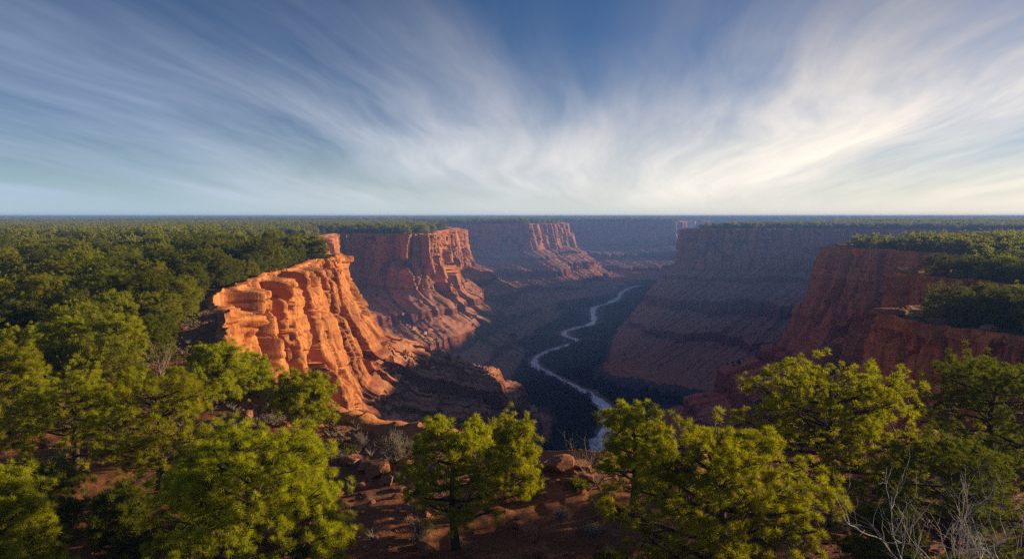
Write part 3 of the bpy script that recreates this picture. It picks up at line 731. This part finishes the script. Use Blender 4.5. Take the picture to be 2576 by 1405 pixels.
def dead_tree_mesh(H, R, seed, r0=0.06, depth=4, up=0.55, mat=None):
    rg = np.random.default_rng(seed); paths = []
    def grow(p, d, L, r, k):
        P = [p]; dd_ = d
        for _ in range(7):
            dd_ = unit(dd_ + rg.normal(size=3) * 0.16 + [0, 0, 0.05]); P.append(P[-1] + dd_ * L / 7)
        P = np.array(P); paths.append((P, np.linspace(r, r * 0.35, 8)))
        if k:
            for j in range(rg.integers(3, 6)):
                i = rg.integers(2, 8); nd_ = unit(dd_ * 0.8 + rg.normal(size=3) * [0.8, 0.8, 0.4] + [0, 0, 0.25]); grow(P[i], nd_, L * rg.uniform(0.45, 0.75), r * 0.58, k - 1)
    for k in range(5):
        az = k * 1.3 + rg.uniform(-.3, .3); grow(np.array([0, 0, -0.1 + 0.05 * k]), unit(np.array([math.cos(az) * R / H, math.sin(az) * R / H, up + 0.3 * (k == 0)])), H * 0.75, r0 * (1 if k == 0 else 0.7), depth - 1)
    return mesh('dead_tree', *tubes(paths, 4), mat or M_DEAD, True)
def put(name, me, px, d, label, cat, group=None, dz=-0.05, rz=0.0, s=1.0):
    p = pix(px, 700, d=d); o = link(name, me); o.location = (p[0], p[1], gz(p[0], p[1]) + dz); o.rotation_euler = (0, 0, rz); o.scale = (s, s, s)
    return tag(o, label, cat, group)
put('dead_tree', dead_tree_mesh(3.3, 1.7, 6, 0.032), 2460, 12.6, 'bare dead tree with pale grey forking branches at the lower right', 'dead tree', dz=0.3)
put('dead_tree', dead_tree_mesh(2.0, 0.9, 9, 0.022, 3, 1.1, M_TWIG), 392, 33.0, 'pale grey leafless snag among the green pines on the left', 'dead tree')
put('dead_tree', dead_tree_mesh(1.2, 0.7, 12, 0.010, 3, 0.8, M_TWIG), 1478, 20.6, 'small pale dead snag on the rim below the river bend', 'dead tree')
for px, d, R, H, sd, lab in (
  (562, 24.0, 0.95, 0.85, 1, 'round pale grey dry shrub on red ground left of the lone rim pine'),
  (990, 22.0, 0.85, 1.0, 2, 'tall bare grey shrub on the rim right of the orange cliff foot'),
  (1045, 16.6, 0.45, 0.62, 3, 'straw coloured dry shrub left of the thin open pine, on red soil'),
  (1395, 13.6, 0.75, 0.8, 4, 'wide grey dry shrub at the bottom centre in shade'),
  (1418, 17.6, 0.30, 0.32, 5, 'small rounded pale shrub right of the dark boulder'),
  (1500, 17.0, 0.42, 0.30, 6, 'low flat pale shrub left of the big right hand pine'),
  (670, 26.0, 0.7, 0.4, 7, 'low dry shrub under the lone rim pine'),
  (900, 23.5, 0.4, 0.6, 8, 'thin bare shrub at the foot of the orange cliff'),
  (830, 22.5, 0.8, 0.45, 9, 'sprawling dry shrub right of the lone rim pine'),
  (820, 12.0, 0.6, 0.5, 10, 'dry grey shrub at the bottom beneath the big left pine'),
  (250, 12.6, 0.5, 0.35, 11, 'low dry shrub on red ground at the lower left'),
  (1130, 21.5, 0.5, 0.6, 12, 'grey dry shrub on the rim behind the thin open pine')):
    put('dry_shrub', shrub_mesh(R, H, int(90 + 60 * R), sd, 0.007 if d < 20 else 0.009), px, d, lab, 'shrub')
def green_shrub(px, d, R, sd, lab):
    rg = np.random.default_rng(sd); n = int(60 * R / 0.4); C = rg.normal(size=(n, 3)); C = unit(C) * rg.uniform(0.3, 1, (n, 1)) * R * [1, 1, 0.7]; C[:, 2] = np.abs(C[:, 2])
    V, Fc, ti = puffs(C, unit(C + [0, 0, 0.2]), np.full(n, 0.12), 36, 0.11, rg)
    put('green_shrub', mesh('green_shrub', V, Fc, M_LEAF2, False, {'tint': ti}), px, d, lab, 'shrub')
for a in ((1290, 13.8, 0.55, 1, 'low dark green shrub beneath the thin open pine'), (1460, 19.5, 0.35, 2, 'small green shrub behind the red rim rocks, right of centre'), (860, 23.0, 0.5, 3, 'low green shrub on the rim right of the lone pine'),
          (1080, 13.2, 0.45, 4, 'green shrub at the bottom on red soil, left of the thin open pine'), (330, 15.5, 0.45, 5, 'dark green sapling shrub in the shaded hollow on the left'), (1340, 20.5, 0.4, 6, 'green shrub on the rim right of the compact pine'),
          (560, 17.6, 0.6, 7, 'dark green shrub behind the big left pine'), (1550, 15.6, 0.5, 8, 'dark shrub left of the big right hand pine'), (2240, 14.0, 0.7, 9, 'black green shrub in the shade under the umbrella shaped pine'), (980, 20.5, 0.3, 10, 'tiny green shrub among the red rubble near the rim')):
    green_shrub(*a)
def boulder_mesh(seed, n=3):
    import bmesh
    bm = bmesh.new(); bmesh.ops.create_icosphere(bm, subdivisions=n, radius=1.0)
    V = np.array([v.co[:] for v in bm.verts]); rg = np.random.default_rng(seed)
    for _ in range(11):
        d = unit(rg.normal(size=3)); c = rg.uniform(0.45, 0.8); h = V @ d; V = V - np.clip(h - c, 0, None)[:, None] * d
    V = V * (1 + 0.09 * fbm(V[:, 0] * 3, V[:, 1] * 3, V[:, 2] * 3, o=3, seed=seed)[:, None]) * [1.1, 0.9, 0.62]
    for v, c in zip(bm.verts, V): v.co = c
    me = bpy.data.meshes.new('boulder'); bm.to_mesh(me); bm.free(); me.materials.append(M_STONE); return me
BM = [boulder_mesh(k) for k in range(6)]
rg = np.random.default_rng(12)
BL = [(908, 21.5, 0.42), (940, 21.0, 0.6), (965, 20.2, 0.35), (905, 20.0, 0.3), (1390, 21.5, 0.45), (1420, 21.2, 0.55), (1455, 21.3, 0.4), (1330, 16.8, 0.42), (1345, 15.9, 0.33), (1310, 17.3, 0.22), (1065, 18.2, 0.16), (1020, 17.8, 0.14), (1000, 19.6, 0.25), (800, 22.8, 0.3), (640, 24.5, 0.3), (1000, 14.4, 0.16), (960, 13.6, 0.13), (610, 27.0, 0.4), (690, 27.8, 0.45), (710, 28.4, 0.35), (2200, 13.2, 0.2), (880, 22.4, 0.4), (1480, 20.4, 0.35), (590, 24.6, 0.25)]
BT = ['flat', 'blocky', 'rounded', 'angular', 'wedge shaped', 'craggy']
def where(px, d):
    if px < 720: return 'on the red ground left of the lone rim pine'
    if px < 1010: return 'on the red rim between the lone pine and the canyon' if d > 19 else 'on bare red soil right of the big left pine'
    if px < 1250: return 'on red soil beside the thin open pine'
    if px < 1380: return 'beside the thin open pine, in half shade'
    if px < 1600: return 'on the bare red rim below the river bend'
    return 'in the shade under the umbrella shaped pine'
for k, (px, d, s) in enumerate(BL):
    o = put('boulder', BM[k % 6], px, d, f'{"large" if s > 0.38 else "small"} {BT[k % 6]} red boulder {where(px, d)}', 'boulder', 'red boulders on the near rim', dz=s * 0.12, rz=rg.uniform(0, 6), s=s)
    o.scale = (s * rg.uniform(.8, 1.2), s * rg.uniform(.8, 1.2), s * rg.uniform(0.8, 1.1))
for k, (x, y, s, lab) in enumerate(((50.5, 91, 1.9, 'large blocky red outcrop at the tip of the nearest right hand cliff'), (53.5, 88, 1.4, 'smaller squat red outcrop behind the tip of the nearest right hand cliff'),
  (52.5, 83, 1.5, 'wedge shaped red outcrop right of the tip of the nearest right cliff'), (54.5, 77, 1.2, 'low red outcrop on the nearest right hand cliff, farthest right of the tip'),
  (77, 133, 2.4, 'broad flat red outcrop at the tip of the second right hand cliff'), (81, 129, 1.7, 'small red outcrop beside the trees on the second right hand cliff'))):
    o = link('rock_outcrop', BM[(k * 2 + 1) % 6]); o.location = (x, y, gz(x, y) + 0.15 * s); o.rotation_euler = (0, 0, k * 1.3); o.scale = (s * 1.3, s, s * 0.75)
    tag(o, lab, 'rock')
# rubble: uncounted stones over the near ground
PB = []
X = rg.uniform(-26, 26, 60000); Y = rg.uniform(5, 60, 60000)
m = ~inside(X, Y); X, Y = X[m], Y[m]
m = rg.uniform(size=len(X)) < np.clip(0.34 + 0.8 * fbm(X / 3, Y / 3, o=2, seed=401), 0, 1) * np.clip(22 / (Y + 2), 0, 1)**1.5 + 0.5 * (rim_dist(X, Y) < 3); X, Y = X[m], Y[m]
P = np.column_stack([X, Y, ground(X, Y) + 0.01, np.clip(rg.exponential(0.045, len(X)) + 0.015, 0, 0.30), rg.uniform(0, 6.28, len(X)), rg.integers(0, 3, len(X))])
ST_OB = [bpy.data.objects.new('stone', boulder_mesh(20 + k, 2)) for k in range(3)]
scatter('rubble', P, ST_OB, 'loose red stones and rubble strewn over the near ground', 'rubble')
# dry grass and litter
def tuft_obj(seed):
    rg = np.random.default_rng(seed); pt = []
    for _ in range(26):
        az = rg.uniform(0, 6.28); l = rg.uniform(0.1, 0.26); e = np.array([math.cos(az) * l * 0.7, math.sin(az) * l * 0.7, l]); pt.append((np.array([[0, 0, 0], e * [0.4, 0.4, 0.6], e]), np.array([0.004, 0.003, 0.001])))
    return bpy.data.objects.new('tuft', mesh('tuft', *tubes(pt, 3), M_TWIG))
m = rg.uniform(size=len(X)) < 0.22
P = np.column_stack([X[m], Y[m], ground(X[m], Y[m]) - 0.01, rg.uniform(0.5, 1.3, m.sum()), rg.uniform(0, 6.28, m.sum()), rg.integers(0, 2, m.sum())])
scatter('dry_grass', P, [tuft_obj(1), tuft_obj(2)], 'thin dry grass tufts on the red soil near the viewer', 'grass')
# ------------------------------------------------------------------ haze
def haze():
    import bmesh
    bm = bmesh.new(); bmesh.ops.create_cube(bm, size=1.0)
    me = bpy.data.meshes.new('haze'); bm.to_mesh(me); bm.free()
    o = link('haze', me); lo, hi = -112.0, 3.0
    o.scale = (150000, 150000, hi - lo); o.location = (0, 0, (lo + hi) / 2)
    m, nt = new_mat('haze_air'); n = N(nt)
    v = n('ShaderNodeVolumePrincipled', ins={'Color': (0.22, 0.40, 1.0, 1), 'Density': HAZE, 'Anisotropy': 0.0})
    n.out(v.outputs[0], True); me.materials.append(m)
    tag(o, kind='stuff', label='blue evening haze filling the air of the canyon', cat='haze')
HAZE = 0.00043
haze()

# ------------------------------------------------------------------ light
SUN_AZ, SUN_EL = 65.0, 7.9      # degrees to the right of the view direction, and above the horizon
sd = Vector((math.sin(math.radians(SUN_AZ)) * math.cos(math.radians(SUN_EL)), math.cos(math.radians(SUN_AZ)) * math.cos(math.radians(SUN_EL)), math.sin(math.radians(SUN_EL))))
sl = bpy.data.lights.new('sun', 'SUN'); sl.energy = 5.0; sl.angle = math.radians(0.6); sl.color = (1.0, 0.78, 0.44)
so = bpy.data.objects.new('sun', sl); COL.objects.link(so); so.rotation_euler = (-sd).to_track_quat('-Z', 'Y').to_euler()

w = bpy.data.worlds.new('World'); sc.world = w; w.use_nodes = True
nt = w.node_tree; nt.nodes.clear(); n = N(nt)
sky = n('ShaderNodeTexSky', sky_type='NISHITA'); sky.sun_disc = False; sky.sun_elevation = math.radians(SUN_EL); sky.sun_rotation = math.radians(SUN_AZ)
sky.altitude = 1800; sky.air_density = 1.0; sky.dust_density = 0.6; sky.ozone_density = 2.0
D = n('ShaderNodeTexCoord').outputs['Generated']
sp = n('ShaderNodeSeparateXYZ', ins={0: D})
zc = n.math('MAXIMUM', sp.outputs[2], 0.0)
den = n.math('ADD', zc, 0.11)
u = n.math('DIVIDE', sp.outputs[0], den); v = n.math('DIVIDE', sp.outputs[1], den)
uv = n('ShaderNodeCombineXYZ', ins={0: u, 1: v}).outputs[0]
A = math.radians(7)
SKX, SKY = 42.0, 22.6
uv = n.mapping(uv, (1, 1, 1), (0, 0, A))
uv = n('ShaderNodeVectorMath', operation='ADD', ins={0: uv, 1: (SKX, SKY, 0.0)}).outputs[0]
wv = n('ShaderNodeTexNoise', ins={'Vector': n.mapping(uv, (0.34, 0.20, 1)), 'Scale': 1.0, 'Detail': 3.0})
uvd = n('ShaderNodeVectorMath', operation='ADD', ins={0: uv, 1: n('ShaderNodeVectorMath', operation='MULTIPLY', ins={0: wv.outputs[1], 1: (1.5, 1.8, 0)}).outputs[0]}).outputs[0]
n1 = n.noise(n.mapping(uvd, (0.85, 0.17, 1)), 1.0, 8, 0.56)
n2 = n.noise(n.mapping(uvd, (3.0, 0.40, 1), (0, 0, 0.12)), 1.0, 6, 0.6)
n3 = n.noise(n.mapping(uvd, (0.36, 0.13, 1)), 1.0, 2, 0.5)
cl = n.math('ADD', n.math('MULTIPLY', n1, 0.54), n.math('ADD', n.math('MULTIPLY', n2, 0.17), n.math('MULTIPLY', n3, 0.42)))
cl = n.ramp(cl, [(0.475, 0.0), (0.585, 0.42), (0.70, 1.0)])
# thin towards the horizon, and a clear wedge high up in the middle
caz = n.math('DIVIDE', n.math('SUBTRACT', n.math('DIVIDE', sp.outputs[0], n.math('MAXIMUM', sp.outputs[1], 0.05)), 0.115), 0.15)
wedge = n.math('MULTIPLY', n.math('POWER', 2.718, n.math('MULTIPLY', n.math('MULTIPLY', caz, caz), -1.0)), n.ramp(n.math('ADD', zc, n.math('MULTIPLY', n.math('SUBTRACT', n1, 0.5), 0.35)), [(0.10, 0.0), (0.24, 0.85)]))
cl = n.math('MULTIPLY', cl, n.ramp(zc, [(0.008, 0.15), (0.032, 1.0), (0.25, 0.95), (0.5, 0.6)]))
cl = n.math('MULTIPLY', cl, n.math('SUBTRACT', 1.0, wedge))
dt = n('ShaderNodeVectorMath', operation='DOT_PRODUCT', ins={0: D, 1: (math.sin(math.radians(62)), math.cos(math.radians(62)), 0.12)}).outputs['Value']
warm = n.ramp(dt, [(-0.0, 0.0), (0.5, 0.45), (0.95, 1.0)])
ccol = n.mix(warm, (1.85, 2.35, 3.6), (5.2, 4.75, 4.45))
low = n.ramp(zc, [(0.03, 1.0), (0.14, 0.85), (0.30, 0.0)])
ccol = n.mix(1.0, ccol, n.mix(low, (0.95, 0.95, 0.95), (2.95, 2.8, 2.4)), 'MULTIPLY')
sky0 = n.mix(1.0, sky.outputs[0], (0.50, 0.70, 1.02), 'MULTIPLY')
skyc = n.mix(n.ramp(zc, [(0.0, 0.95), (0.04, 0.6), (0.13, 0.0)]), sky0, n.mix(warm, (5.2, 6.9, 7.8), (11.0, 10.0, 8.4)))
c = n.mix(cl, skyc, ccol)
bg = n('ShaderNodeBackground', ins={'Color': c, 'Strength': 0.051})
wo = n('ShaderNodeOutputWorld'); nt.links.new(bg.outputs[0], wo.inputs[0])

# ------------------------------------------------------------------ camera
cd = bpy.data.cameras.new('camera'); cd.sensor_width = 36; cd.lens = 36 * F / 2576; cd.clip_end = 200000; cd.clip_start = 0.1
co = bpy.data.objects.new('camera', cd); COL.objects.link(co); co.rotation_euler = (math.pi / 2 - PITCH, 0, 0); co.location = (0, 0, 0)
sc.camera = co
sc.view_settings.view_transform = 'Standard'; sc.view_settings.look = 'None'; sc.view_settings.exposure = 0.85; sc.view_settings.gamma = 1.0
cy = sc.cycles
cy.max_bounces = 5; cy.diffuse_bounces = 3; cy.glossy_bounces = 2; cy.transmission_bounces = 3; cy.volume_bounces = 0; cy.transparent_max_bounces = 4
cy.use_denoising = False; cy.use_adaptive_sampling = True; cy.adaptive_threshold = 0.005
print('built', round(time.time() - T0, 1))
